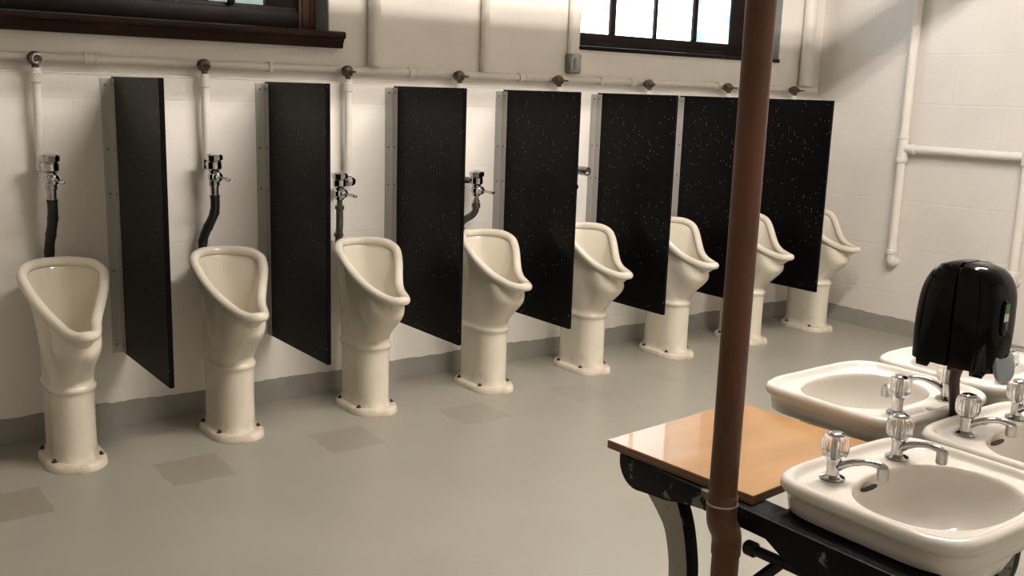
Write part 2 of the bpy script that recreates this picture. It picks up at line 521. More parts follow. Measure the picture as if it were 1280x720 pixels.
for a, b in zip(xs, xs[1:]):
    MB().box(a+.015, b-.015, .205, .211, 1.785, 2.365).build('pane', M['dim'], w1, 0)
st = MB()
prof = [(.16, 1.690), (-.028, 1.690), (-.038, 1.684), (-.040, 1.672), (-.036, 1.662), (-.022, 1.656), (-.020, 1.650), (-.012, 1.640), (-.010, 1.622), (-.006, 1.617), (.03, 1.617), (.06, 1.64), (.16, 1.65)]
poly = [(y, z) for y, z in prof]
st.prism(poly, (W1[0]-.06, 0, 0), (0, 1, 0), (0, 0, 1), (1, 0, 0), W1[1]-W1[0]+.105)
st.build('window_sill', M['sillwood'], w1, 35)
reveal(*W1).build('reveal', M['reveal'], w1, 0)

# window 2: bright daylight behind four tall panes
w2 = window_root('window_2')
fr = MB(); win_frame(fr, W2[0]+.006, W2[1]-.006, .165, .26, WZ[0], WZ[1], .05)
fr.box(W2[1]-.125, W2[1]-.05, .15, .25, WZ[0], WZ[1], .006)
fr.build('window_frame', M['darkwood'], w2)
sa = MB()
sa.box(2.65, 4.17, .18, .235, 1.715, 1.787, .006); sa.box(2.65, 4.17, .18, .235, 2.37, 2.46, .006)
pan = [(2.655, 2.962), (3.003, 3.312), (3.334, 3.641), (3.676, 3.985)]
sa.box(3.985, 4.17, .18, .235, 1.78, 2.40, .006)
for (a, b), (c, d) in zip(pan, pan[1:]): sa.box(b, c, .185, .23, 1.78, 2.40, .005)
sa.build('sash', M['darkwood'], w2)
for k, (a, b) in enumerate(pan):
    MB().box(a-.004, b+.004, .205, .211, 1.78, 2.38).build('pane', M['dayblue'] if k == 3 else M['day'], w2, 0,
        'pane with a blue smear across the white glass' if k == 3 else None)
MB().box(W2[0]+.002, W2[1]-.002, .026, .20, 1.684, 1.706, .004).build('window_sill', M['darkwood'], w2)
reveal(*W2).build('reveal', M['reveal'], w2, 0)

# ------------------------------------------------------------------ urinals
NH = 56
def usec(w, yb, yf, z, nf=2.1, nb=2.1, bk=1.0):
    """half outline of a horizontal section, front centre to back centre"""
    ym = yf + min(w*1.15, (yb-yf)*.5)     # front end is round, the rest runs back straight
    pts = []
    for i in range(60):
        a = (PI/2)*i/59
        pts.append(Vector((w*abs(math.sin(a))**(2/nf), ym + (yf-ym)*abs(math.cos(a))**(2/nf), z)))
    yq = yb - min(w*bk, (yb-ym)*.9)
    for i in range(60):
        a = (PI/2)*i/59
        pts.append(Vector((w*abs(math.cos(a))**(2/nb), yq + (yb-yq)*abs(math.sin(a))**(2/nb), z)))
    return resample(pts, NH)

rim_c = [(0, -.612, .557), (.0290, -.590, .5535), (.0490, -.541, .5595), (.0605, -.4916, .5717), (.0790, -.4435, .5945), (.1020, -.4005, .6280), (.1230, -.3640, .6655),
         (.1365, -.3330, .7010), (.1410, -.3000, .7305), (.1215, -.2560, .7500), (.0890, -.2080, .7540), (.0470, -.1640, .7530), (0, -.1510, .7515)]
def by_angle(h, cy=-.30):
    """re-cut a half outline at fixed plan angles about (0, cy), closer together at the front"""
    fine = resample(h, 900); ang = [math.atan2(p.x, -(p.y-cy)) for p in fine]
    out = []; k = 0
    for i in range(NH+1):
        t = PI*(i/NH)**1.35
        while k < len(fine)-2 and ang[k+1] < t: k += 1
        d = ang[k+1]-ang[k]
        out.append(fine[k].lerp(fine[k+1], min(max((t-ang[k])/d, 0), 1) if abs(d) > 1e-9 else 0))
    out[0] = h[0].copy(); out[-1] = h[-1].copy()
    return out

def make_urinal():
    root = thing('pedestal_urinal', '', 'urinal', (0, 0, 0), 'cream porcelain pedestal urinals along the back wall')
    rim_s = crom(rim_c, NH, True)
    rim = by_angle(crom(rim_c, 400, True))
    mb = MB()
    rows = []
    W, YB, Yf = .078, -.14, -.425
    for z, g in ((.026, .010), (.034, .006), (.045, .002), (.06, 0), (.16, -.001), (.275, 0), (.292, .001), (.297, .005), (.303, .0085), (.311, .0085), (.317, .005), (.322, .001), (.338, .0)):
        rows.append(by_angle(usec(W+g, YB+g, Yf-g, z)))
    ring = by_angle(usec(W, YB, Yf, .338))
    belly = by_angle(usec(.084, YB, -.547, .46, 2.0, 2.6))
    und = []
    for p in rim:                                     # just under the rim; the back reaches towards the wall
        k = min(max((p.y+.26)/.12, 0), 1); k = k*k*(3-2*k)
        und.append(Vector((p.x*(1 - .02*k), p.y + .09*k + .010*min(max((-.44-p.y)/.12, 0), 1), p.z - .014 - .012*k)))
    cols = []
    for i in range(NH+1):
        q = (i/NH)**1.35
        q = min(max((q-.12)/(.62-.12), 0), 1); q = q*q*(3-2*q)
        a, u, b = ring[i], und[i], belly[i]
        mid = a.lerp(u, .56)
        B = Vector((b.x*(1-q) + mid.x*q, b.y*(1-q) + mid.y*q, a.z + (u.z-a.z)*.60))
        p1 = Vector((a.x + (B.x-a.x)*.33, a.y + (B.y-a.y)*.33, a.z + (u.z-a.z)*.21))
        w3 = .16 + .56*q
        p3 = Vector((B.x + (u.x-B.x)*w3, B.y + (u.y-B.y)*w3, a.z + (u.z-a.z)*(.86 + .03*q)))
        cols.append(crom([a, p1, B, p3, u], 26))
    for k in range(1, 27):
        rows.append([c[k] for c in cols])
    rows.append(list(rim))
    mb.loft([mirror_half(h) for h in rows])
    # the thick rolled rim
    rl = mirror_half(rim_s); n = len(rl); loops = []
    for i in range(n):
        d = (rl[(i+1) % n] - rl[i-1]).normalized()
        out = Vector((d.y, -d.x, 0)); 
        if out.length < 1e-6: out = Vector((1, 0, 0))
        out.normalize(); up = out.cross(d) if out.cross(d).z > 0 else -out.cross(d)
        R = .0195
        loops.append([rl[i] + out*(R*math.cos(2*PI*j/14)) + up*(R*math.sin(2*PI*j/14)) for j in range(14)])
    mb.loft(loops + [loops[0]])
    # inside of the bowl
    bot = by_angle(usec(.040, -.23, -.42, .40, 2.1, 2.2))
    ins = [[p + Vector((0, 0, -.006)) for p in rim]]
    sh = []
    for p in rim:
        c = Vector((0, -.33, p.z)); d = (p-c); l = d.length
        sh.append(p - d/l*.012 + Vector((0, 0, -.022)))
    ins.append(sh)
    for k in range(1, 15):
        t = k/14; e = 1 - math.sqrt(max(0, 1-t*t)); lp = []
        for i in range(NH+1):
            a, b = sh[i], bot[i]
            hh = math.sin(t*PI/2)*(1 - .10*math.sin(t*PI)*min(max((i/NH-.55)/.2, 0), 1))
            lp.append(Vector((a.x+(b.x-a.x)*hh, a.y+(b.y-a.y)*hh, a.z+(b.z-a.z)*math.sin(t*PI/2))))
        ins.append(lp)
    L0 = [mirror_half(h) for h in ins]
    mb.loft(L0, cap1=True)
    mb.build('bowl_and_pedestal', M['urinal'], root, 60, weld=True)
    fb = MB()
    ft = [(0, .0), (.003, .0), (.0035, .006), (.0, .020), (-.004, .027), (-.012, .030), (-.05, .031)]
    FW, FB_, FF = .108, -.118, -.470
    fb.loft([mirror_half(usec(FW+g, FB_+g, FF-g, z, 2.05, 2.1)) for g, z in ft], cap0=True, cap1=True)
    fb.build('foot_flange', M['urinal'], root, 50)
    for sx, yy in ((-1, -.20), (1, -.20), (-1, -.375), (1, -.375)):
        b = MB()
        cx = .089*sx if yy > -.3 else .083*sx
        b.lathe([(.0125, 0), (.012, .0025), (.0085, .0035), (.008, .007), (.004, .0075), (.0035, .013), (.0005, .0135)], (cx, yy, .0295), (0, 0, 1), 8)
        b.build('anchor_bolt', M['rust'], root, 30)
    MB().lathe([(.022, 0), (.022, .002), (.004, .003), (.0005, .003)], (0, -.345, .401), (0, 0, 1), 16).build('drain_strainer', M['dullchrome'], root)
    MB().lathe([(.026, 0), (.026, .012), (.019, .018), (.019, .03), (.001, .03)], (0, -.066, .705), (0, 0, 1), 16).build('inlet_boss', M['urinal'], root)
    return root
U0 = -.13; PITCHX = .644
UX = [U0 + PITCHX*i + d for i, d in enumerate((-.008, -.019, -.020, -.001, .001, -.004, -.003, .0))]
ulabels = [
    'cream pedestal urinal at the far left end, no partition on its left side',
    'cream pedestal urinal standing between the first and second black partitions from the left',
    'cream pedestal urinal under the greenish brass flush pipe, between second and third partitions',
    'cream pedestal urinal under the flush valve with a long side lever',
    'cream pedestal urinal between the fourth and fifth partitions, rust streak on its shaft',
    'cream pedestal urinal just left of the brown pipe post as seen here',
    'cream pedestal urinal partly hidden behind the brown pipe post, right of it',
    'cream pedestal urinal at the far right end beside the side wall',
]
proto = make_urinal()
for i, x in enumerate(UX):
    o = proto if i == 0 else copy_tree(proto)
    o.location = (x, 0, 0); o['label'] = ulabels[i]

# ------------------------------------------------------------------ black partitions
PX0 = .154; PZ0, PZ1 = .320, 1.457
def make_partition():
    root = thing('urinal_partition', '', 'partition', (0, 0, 0), 'black urinal partitions')
    p = MB(); p.box(-.0095, .0095, -.6027, -.004, PZ0, PZ1, .0022, 1)
    p.build('panel', M['panel'], root, 30)
    b = MB()
    poly = [(-.0098, -.002), (-.052, -.002), (-.052, -.0045), (-.0135, -.0045), (-.0125, -.0055), (-.0125, -.044), (-.0098, -.044)]
    b.prism([(x, y) for x, y in poly], (0, 0, PZ0+.004), (1, 0, 0), (0, 1, 0), (0, 0, 1), PZ1-PZ0-.012)
    br = b.build('wall_bracket', M['alu'], root, 30)
    for z in (.36, .67, .99, 1.17, 1.425):
        MB().lathe([(.0055, 0), (.005, .002), (.002, .0035), (.0003, .0036)], (-.034, -.0045, z), (0, -1, 0), 10).build('screw', M['screw'], br)
        MB().lathe([(.0055, 0), (.005, .002), (.002, .0035), (.0003, .0036)], (-.0125, -.026, z), (-1, 0, 0), 10).build('screw', M['screw'], br)
    return root
plabels = [
    'black partition panel nearest the left end, first from the left',
    'black partition panel second from the left, right of the second urinal',
    'black partition panel third from the left, between the brass flush pipe and the long lever valve',
    'black speckled partition panel fourth from the left, a chrome stub showing past its edge',
    'black speckled partition panel third from the right, fully in view left of the brown post',
    'black speckled partition panel crossed by the brown pipe post along its front edge',
    'black speckled partition panel nearest the side wall, last on the right',
]
proto = make_partition()
for i in range(7):
    o = proto if i == 0 else copy_tree(proto)
    o.location = (PX0 + PITCHX*i, 0, 0); o['label'] = plabels[i]

# ------------------------------------------------------------------ water pipes on the back wall
sp = thing('water_pipe', 'white painted horizontal water pipe running along the back wall above the partitions', 'pipe', (0, 0, 1.522))
YP = .012
MB().tube([(XL+.05, YP, 0), (4.66, YP, 0)], .017, 18).build('pipe_run', M['pipew'], sp)
for x in (.075, 1.55, 2.21, 3.0, 3.72):
    MB().lathe([(.018, -.03), (.024, -.028), (.024, -.016), (.0205, -.012), (.0205, .012), (.024, .016), (.024, .028), (.018, .03)], (x, YP, 0), (1, 0, 0), 18).build('coupling', M['pipew'], sp)
for x in (-1.3, .82, 2.75, 4.05):
    MB().box(x-.01, x+.01, YP-.022, YU-.001, -.022, .022, .003).build('pipe_clip', M['pipew'], sp)

drop_x = [-.14, .508, 1.172, 1.782, 2.411, 3.073, 3.739, 4.373]
fv_z = [1.165, 1.160, 1.070, 1.060, 1.060, 1.060, 1.060, 1.060]
dnames = ['pale ringed open end', 'round dark bonnet', 'brown bonnet', 'brown bonnet', 'brown bonnet', 'brown bonnet', 'brown bonnet', 'brown bonnet']
dlab = ['white drop pipe with an open ringed valve end, above the leftmost urinal',
        'white drop pipe with a round dark valve, above the second urinal from the left',
        'white drop pipe with a brown valve, above the greenish brass flush pipe',
        'white drop pipe with a brown valve, hidden behind the third partition below its top',
        'white drop pipe with a brown valve right below the grey electrical box',
        'white drop pipe with a brown valve, above the fifth partition',
        'white drop pipe with a brown valve, just left of the brown post',
        'white drop pipe with a brown valve in the right corner of the back wall']
YD = -.045
for i, x in enumerate(drop_x):
    t = thing('drop_pipe', dlab[i], 'pipe', (x, YD, 1.51), 'valved drop pipes feeding the urinals')
    zb = fv_z[i] - .07 - 1.51
    p = MB().tube([(0, 0, -.035), (0, 0, zb)] if i < 5 else rpath([(0, 0, -.035), (0, 0, zb), (0, -YD+.002, zb)], .03), .0165, 16)
    p.lathe([(.0165, -.085), (.0225, -.083), (.0225, -.05), (.019, -.046), (.019, -.03)], n=16)
    p.build('pipe', M['pipew'], t)
    v = MB()
    v.tube([(0, -YD+YP-.016, .006), (0, .01, .006)], .014, 14)                       # branch from the run
    v.lathe([(.012, -.05), (.018, -.048), (.018, -.034), (.013, -.03), (.013, -.01)], n=6, cap=True)
    v.lathe([(.005, -.024), (.016, -.022), (.024, -.012), (.027, 0), (.027, .014), (.020, .026), (.006, .032)], (0, .012, .005), (0, -1, 0), 14)
    v.build('valve_body', M['bronze'], t, 35)
    if i == 0:
        MB().lathe([(.014, 0), (.021, .002), (.021, .020), (.0155, .021), (.0155, .008), (.013, .007)], (0, -.012, .005), (.18, -1, -.1), 18, cap=False).build('open_ring', M['ringw'], t)
        MB().lathe([(.015, 0), (.001, .0005)], (0, -.019, .005), (.18, -1, -.1), 18).build('dark_bore', M['hole'], t)
    else:
        s = MB()
        s.lathe([(.017, 0), (.017, .012), (.011, .015), (.009, .026), (.0055, .028), (.0045, .062 if i != 5 else .034), (.001, .063 if i != 5 else .035)], (0, -.010, .005), (0, -1, -.04), 8)
        s.build('packing_nut_and_stem', M['bronze'], t, 35)

# ------------------------------------------------------------------ flush valves
def flush_valve(x, y, zt, xd, kind, label):
    """zt = top of cap; the stop joins the drop pipe at xd"""
    t = thing('flush_valve', label, 'flush valve', (x, y, zt), 'chrome flush valves on the urinals')
    MB().lathe([(.001, 0), (.012, -.001), (.017, -.004), (.028, -.007), (.031, -.012), (.030, -.030), (.024, -.034), (.024, -.04)], n=10).sc(1.22).build('cap', M['chrome'], t, 30)
    MB().lathe([(.024, -.036), (.0265, -.040), (.0265, -.066), (.023, -.070), (.018, -.076), (.018, -.085), (.0215, -.090), (.0215, -.112), (.017, -.117), (.017, -.128)], n=20).sc(1.2).build('body', M['chrome'], t, 35)
    st = MB()
    dv = Vector((xd-x, YD-y, 0)); l = dv.length; dn = dv.normalized()
    st.tube([(0, 0, -.052), tuple(dv*.98 + Vector((0, 0, -.052)))], .0145, 14)
    st.lathe([(.0185, l*.35), (.0185, l*.6)], (0, 0, -.052), dn, 6)
    st.lathe([(.0155, -.024), (.0195, -.020), (.0195, .020), (.0165, .024)], dv + Vector((0, 0, -.052)), (0, 0, 1), 14)
    cd = Vector((0, -1, 0)) if kind == 'brass' else Vector((-.9, .0, 0)) if xd <= x else Vector((1, 0, 0))
    if kind != 'rubber': st.lathe([(.012, .012), (.02, .02), (.0215, .034), (.019, .040), (.012, .043), (.001, .044)], dv + Vector((0, 0, -.052)), cd, 16)
    st.build('angle_stop', M['chrome'], t, 35)
    h = MB()
    hd = Vector((.10, -1, -.03))
    h.lathe([(.014, .016), (.021, .024), (.021, .036), (.016, .040), (.016, .046), (.010, .049)], (0, 0, -.098), hd, 16)
    ho = h.build('handle_socket', M['chrome'], t, 35)
    if kind != 'stub':
        MB().lathe([(.005, .044), (.0062, .05), (.006, .095), (.0075, .105), (.0085, .128), (.0065, .133), (.001, .134)], (0, 0, -.098), hd, 12).build('lever', M['chrome'], ho, 35)
    else:
        MB().lathe([(.014, .02), (.023, .024), (.0245, .108), (.022, .113), (.016, .113), (.015, .098), (.001, .097)], (.012, 0, -.008), hd, 18, cap=False).build('open_sleeve', M['dullchrome'], ho, 35)
    # tail down to the boss on the urinal
    return t

def tail(t, x, y, zt, ux, kind):
    zb = .7415 - zt; ex, ey = ux-x, -.066-y
    if kind == 'rubber':
        MB().lathe([(.0145, -.20), (.0145, -.14), (.019, -.138), (.019, -.122), (.014, -.12)], n=16).sc(1.15).build('tailpiece', M['dullchrome'], t, 35)
        zs = -.198
        pts = crom([(0, 0, zs+.02), (0, 0, zs-.035), (ex*.2, ey*.2, zs-.075), (ex*.8, ey*.8, zb+.075), (ex, ey, zb+.035), (ex, ey, zb-.005)], 18)
        rs = [.019 + (.0022 if k % 5 == 0 else 0) for k in range(len(pts))]
        MB().tube(pts, rs, 14).build('rubber_sleeve', M['rubber'], t, 60)
    elif kind == 'brass':
        MB().lathe([(.0125, -.17), (.0125, -.128), (.017, -.126), (.017, -.118)], n=16).build('tailpiece', M['greenbrass'], t, 35)
        q = MB(); q.tube(rpath([(0, 0, -.165), (0, 0, zb+.07), (ex, ey, zb+.035), (ex, ey, zb-.005)], .03), .0165, 16)
        q.lathe([(.0165, -.175), (.0215, -.172), (.0215, -.158), (.017, -.155)], n=16)
        q.lathe([(.0165, zb+.04), (.022, zb+.038), (.022, zb+.022), (.0165, zb+.02)], (ex, ey, 0), n=16)
        q.build('flush_pipe', M['greenbrass'], t, 45)
    else:
        MB().lathe([(.013, -.165), (.018, -.163), (.018, -.150), (.012, -.145), (.012, -.12)], n=16).build('tailpiece', M['dullchrome'], t, 35)
        q = MB(); q.tube(rpath([(0, 0, -.15), (0, 0, -.215), (ex, ey, zb+.055), (ex, ey, zb-.005)], .04), .0175, 16)
        q.lathe([(.0175, -.19), (.0225, -.187), (.0225, -.168), (.018, -.165)], n=16)
        q.lathe([(.0175, zb+.03), (.022, zb+.028), (.022, zb+.012), (.0175, zb+.01)], (ex, ey, 0), n=16)
        q.build('flush_pipe', M['greenbrass'], t, 45)

spec = [
    (-.124, -.12, 'rubber', 'chrome flush valve on a nearly straight black rubber sleeve, above the leftmost urinal'),
    (.511, -.12, 'rubber', 'chrome flush valve on a kinked black rubber sleeve, above the second urinal'),
    (1.090, -.12, 'brass', 'chrome flush valve on a straight greenish brass pipe, edge hidden by the second partition'),
    (1.845, -.12, 'bend', 'chrome flush valve with its lever showing in profile on a curved tarnished pipe'),
    (2.455, -.12, 'stub', 'chrome flush valve almost hidden by the fourth partition, only an open stub showing'),
]
for i, (x, y, k, lab) in enumerate(spec):
    t = flush_valve(x, y, fv_z[i], drop_x[i], k, lab)
    ux = UX[i]
    tail(t, x, y, fv_z[i], ux + (.004, -.022, -.026, -.01, 0)[i], k if k != 'stub' else 'bend')

# ------------------------------------------------------------------ pipes and box on the upper wall
def wall_pipe(name, x, r, z0, z1, label, foot=None, y=None):
    y = YU - r - .004 if y is None else y
    t = thing(name, label, 'pipe', (x, y, z0))
    MB().tube([(0, 0, 0), (0, 0, z1-z0)], r, 20).build('pipe', M['pipew'], t)
    for z in (1.0,):
        MB().lathe([(r, z-.03), (r+.006, z-.028), (r+.006, z+.028), (r, z+.03)], n=20).build('coupling', M['pipew'], t)
    if foot:
        MB().box(-r*1.15, foot, -.012, r+.003, -.045, .0, .004).build('foot_bracket', M['pipew'], t)
    return t
wall_pipe('wall_pipe', 1.335, .030, 1.545, ZC, 'thick white pipe rising up the back wall right of the dark window', None)
wall_pipe('wall_pipe', 1.968, .021, 1.545, ZC, 'thin white pipe rising up the back wall midway between the two windows')
wall_pipe('wall_pipe', 4.520, .040, 1.548, ZC, 'white pipe rising in the right corner beyond the brown post')

eb = thing('electrical_box', 'grey metal switch box mounted on the back wall left of the bright window', 'electrical box', (2.553, YU, 1.607))
MB().box(-.042, .042, -.045, -.001, -.052, .052, .009, 3).build('housing', M['greybox'], eb)
pl = MB().box(-.036, .036, -.050, -.044, -.047, .047, .003).build('cover_plate', M['greyplate'], eb)
MB().box(-.014, .014, -.058, -.049, -.030, .030, .003).build('rocker', M['greyplate'], eb)
for sx in (-1, 1):
    for sz in (-1, 1):
        MB().lathe([(.004, 0), (.0035, .002), (.0005, .003)], (sx*.028, -.050, sz*.039), (0, -1, 0), 8).build('screw', M['screw'], pl)
MB().tube([(-.02, -.016, .05), (-.02, -.016, ZC-1.607)], .0125, 14).build('conduit', M['pipew'], eb)

# ------------------------------------------------------------------ pipework on the right wall
rx = XR-.045; R = .030
rp = thing('vent_pipe', 'white painted pipe with tee and lower elbow bracketed along the right wall', 'pipe', (rx, -.664, 0))
YR2 = -.775
p = MB()
p.tube([(0, 0, .50), (0, 0, ZC)], R*.92, 20)
p.build('riser', M['pipew'], rp)
MB().tube([(0, -.02, 1.180), (0, YR2, 1.180)], R*.80, 20).build('branch', M['pipew'], rp)
tee = MB()
tee.lathe([(R, -.085), (R+.006, -.083), (R+.006, -.062), (R+.002, -.058), (R+.002, .058), (R+.006, .062), (R+.006, .083), (R, .085)], (0, 0, 1.180), (0, 0, 1), 20)
tee.lathe([(R*.9, .02), (R*.9, .062), (R+.002, .065), (R+.002, .085), (R*.8, .088)], (0, 0, 1.180), (0, -1, 0), 20)
tee.build('tee_fitting', M['pipew'], rp, 35)
el = MB(); el.tube(rpath([(0, 0, .535), (0, 0, .468), (.044, 0, .468)], .04, 8), R*1.08, 20)
el.lathe([(R, .52), (R+.008, .522), (R+.008, .545), (R, .548)], n=20)
el.build('elbow', M['pipew'], rp, 40)
MB().tube([(0, YR2, 1.205), (0, YR2, .50)], R*.85, 20).build('second_riser', M['pipew'], rp)
el = MB(); el.tube(rpath([(0, YR2, .535), (0, YR2, .468), (.044, YR2, .468)], .04, 8), R*1.05, 20)
el.lathe([(R*.9, .5), (R+.007, .503), (R+.007, .53), (R*.9, .533)], (0, YR2, 0), n=20)
el.build('elbow', M['pipew'], rp, 40)
MB().lathe([(R*.85, -.05), (R+.004, -.048), (R+.004, .03), (R*.6, .036), (.001, .037)], (0, YR2, 1.18), (0, 0, 1), 20).build('elbow', M['pipew'], rp, 40)

# ------------------------------------------------------------------ brown post pipe
bp = thing('drain_pipe', 'brown painted vertical pipe from ceiling down past the plywood board', 'pipe', (.400, -3.048, 0))
RP = .0262
MB().tube([(0, 0, .715), (0, 0, ZC)], RP, 32).build('pipe', M['post'], bp)
hub = MB()
hub.lathe([(RP, .690), (RP+.0028, .692), (RP+.0028, .722), (RP+.001, .724), (RP, .726)], n=32)
hub.tube(rpath([(0, 0, .715), (0, 0, .672), (.036, .012, .63), (.036, .012, .590)], .05, 10), RP+.0022, 28)
hub.build('offset_elbow', M['post'], bp, 50)
MB().lathe([(RP+.0032, .7055), (RP+.0036, .7065), (RP+.0036, .708), (RP+.0032, .709)], n=32).build('scratch_ring', M['ringw'], bp)
MB().tube([(.036, .012, .60), (.036, .012, 0)], RP, 28).build('lower_pipe', M['post'], bp)

# ------------------------------------------------------------------ lavatory stand
ls = thing('lavatory_stand', 'chipped black cast iron stand carrying the sinks and the board', 'stand', (0, -3.045, 0))
XA, XB = .462, 1.958           # left and right end rails
ZR0, ZR1 = .640, .6804
def end_rail(x, w=.072, side=1):
    mb = MB()
    # profile in y-z: deep beam with rounded turned-up ends
    pr_ = [(.345, ZR1)]
    for i in range(9):
        a = PI/2*i/8
        pr_.append((.345 - .055*(1-math.cos(a)), ZR1-.012 - .055*math.sin(a)))
    pr_ += [(.25, ZR0-.022), (.20, ZR0-.018), (.15, ZR0-.006), (.10, ZR0), (-.06, ZR0), (-.11, ZR0-.026), (-.14, ZR0-.034), (-.30, ZR0-.036)]
    for i in range(9):
        a = PI/2*(1-i/8)
        pr_.append((-.375 + .055*(1-math.cos(a)), ZR1-.012 - .055*math.sin(a)))
    pr_.append((-.375, ZR1))
    mb.prism(pr_, (x, 0, 0), (0, 1, 0), (0, 0, 1), (1, 0, 0), .016, .002)
    mb.box(*((x+.012, x+w) if side > 0 else (x+.016-w, x+.004)), -.37, .34, ZR1-.009, ZR1-.0003, .001)
    return mb
end_rail(XA).build('end_rail', M['iron'], ls, 30)
end_rail(XB, side=-1).build('end_rail', M['iron'], ls, 30)
for y, z0, z1 in ((.0625, .655, .6805), (-.0625, .655, .6805)):
    MB().box(XA+.012, XB+.01, y-.014, y+.014, z0, z1, .003).build('long_rail', M['iron'], ls, 30)
for x in (.973, 1.459):
    MB().box(x-.008, x+.008, -.37, .34, .66, .680, .003).build('cross_rail', M['iron'], ls, 30)
def leg(x, sy):
    """cast cabriole leg: broad worn face to the side, black edges"""
    cl = [(.225, .645, .046), (.205, .615, .036), (.180, .575, .029), (.166, .53, .027), (.158, .48, .0265), (.158, .42, .0265), (.166, .34, .027), (.178, .24, .028), (.188, .14, .030), (.200, .07, .038), (.225, .025, .055), (.235, .0, .06)]
    Lp = []; Rp = []
    C3 = crom(cl, 44)
    for k, c in enumerate(C3):
        d = (C3[min(k+1, 44)] - C3[max(k-1, 0)]); d = Vector((d.x, d.y)).normalized(); nn = Vector((-d.y, d.x))
        Lp.append((c.x + nn.x*c.z, c.y + nn.y*c.z)); Rp.append((c.x - nn.x*c.z, c.y - nn.y*c.z))
    poly = [(sy*a, max(b, 0)) for a, b in Lp + Rp[::-1]]
    mb = MB(); mb.prism(poly, (x, 0, 0), (0, 1, 0), (0, 0, 1), (1, 0, 0), .036, .002)
    return mb
for x, sy in ((XA+.005, 1), (XA+.005, -1), (XB+.005, 1), (XB+.005, -1)):
    lg = leg(x, sy).build('leg', [M['irongrey'], M['iron']], ls, 30)
    for f in lg.data.polygons:
        if abs(f.normal.x) < .75: f.material_index = 1
MB().tube([(XA+.02, -.02, .33), (XB, -.02, .33)], .016, 14).build('tie_bar', M['blackpipe'], ls)
for dz in (0, -.10):
    MB().prism([(-.006, -.013), (.006, -.013), (.006, .013), (-.006, .013)], (XA+.03, .03, .468+dz), (0, 1, 0), (-.25, 0, .97), (.97, 0, .25), .50, .002).build('brace', M['iron'], ls, 30)
MB().box(XA+.016, .955, -.300, -.285, .590, .640, .003).build('apron_bar', M['iron'], ls, 30)
dp = thing('waste_pipe', 'black iron waste pipe stub with a capped end under the near sink', 'pipe', (.60, -2.955, .528))
MB().tube([(0, 0, 0), (0, -.42, .012)], .0115, 16).build('pipe', M['blackpipe'], dp)
MB().lathe([(.001, -.004), (.012, -.003), (.0165, .002), (.0165, .022), (.0115, .026)], (0, 0, 0), (0, -1, .03), 16).build('end_cap', M['blackpipe'], dp)

# ------------------------------------------------------------------ plywood board
bd = MB(); bd.box(0, .472, -.388, 0, 0, .0195, .0012, 1)
pb = bd.build('plywood_board', [M['plywood'], M['plyedge']], None, 30)
for f in pb.data.polygons:
    if abs(f.normal.z) < .5: f.material_index = 1
pb.location = (.460, -2.661, .6806); pb.rotation_euler = (0, 0, math.radians(4.2))
tag(pb, 'varnished plywood board lying on the iron stand beside the brown pipe', 'board')

# ------------------------------------------------------------------ sinks
NS = 96
def sq(w, y0, y1, z, n):
    """closed superelliptic loop between y0 (back) and y1 (front)"""
    lp = []; yc = (y0+y1)/2; h = abs(y1-y0)/2
    for i in range(NS):
        a = 2*PI*i/NS; c, s = math.cos(a), math.sin(a)
        lp.append(Vector((w*math.copysign(abs(c)**(2/n), c), yc + h*math.copysign(abs(s)**(2/n), s), z)))
    return lp
SW, SD = .2335, .405
def make_sink():
    """local: back edge y=0, front y=-SD, floor of local z = rim top"""
    root = thing('wash_basin', '', 'sink', (0, 0, .75), 'ivory wash basins on the iron stand')
    mb = MB()
    o = lambda d, z, n=5.5: sq(SW-d, -d, -SD+d, z, n)
    loops = [o(.050, -.069), o(.020, -.069), o(.016, -.066), o(.0135, -.050), o(.012, -.036), o(.009, -.030), o(.003, -.025),
             o(0, -.018), o(.0005, -.010), o(.004, -.0035), o(.009, -.0005), o(.013, 0), o(.0175, -.001), o(.0210, -.0065, 5.2), o(.0240, -.0130, 5), o(.0285, -.0160, 4.8), o(.0345, -.0164, 4.6)]
    # towards the bowl edge
    bw, b0, b1 = .178, -.098, -.362
    bowl = lambda k, z, n=2.35: sq(bw*k, (b0+b1)/2 + (b0-b1)/2*k, (b0+b1)/2 - (b0-b1)/2*k, z, n)
    A = loops[-1]; B = bowl(1.014, -.0158)
    for t in (.33, .66): loops.append([a.lerp(b, t) for a, b in zip(A, B)])
    loops.append(B)
    for k, z in ((1.0, -.0168), (.988, -.0195), (.977, -.027), (.962, -.043), (.93, -.068), (.87, -.09), (.79, -.113), (.66, -.129), (.48, -.138), (.28, -.143), (.12, -.145)):
        loops.append(bowl(k, z))
    mb.loft(loops, cap1=True)
    # underside shell
    U = [bowl(k, z) for k, z in ((1.0, -.060), (.97, -.10), (.86, -.135), (.6, -.152), (.2, -.158))]
    mb.loft([loops[0]] + U, cap1=True)
    mb.build('basin', M['sink'], root, 55, fixn=False)
    # overflow slot on the back of the bowl
    ov = MB()
    pts = []
    for i in range(24):
        a = 2*PI*i/24
        pts.append((.0225*math.cos(a), .0080*math.copysign(abs(math.sin(a))**.8, math.sin(a))))
    ov.prism(pts, (-.045, -.1115, -.034), (1, -.10, 0), (0, -.35, .94), (0, -.94, -.35), .0022)
    ov.build('overflow_slot', M['hole'], root)
    MB().lathe([(.024, 0), (.024, .002), (.017, .003), (.015, -.002), (.0005, -.003)], (0, -.2365, -.1445), (0, 0, 1), 20).build('drain', M['dullchrome'], root)
    MB().lathe([(.011, .0), (.010, .0022), (.003, .003), (.0004, .003)], (0, -.050, -.0163), (0, 0, 1), 16).build('tap_hole_plug', M['dullchrome'], root)
    return root
YA, YC = -3.056, -3.030
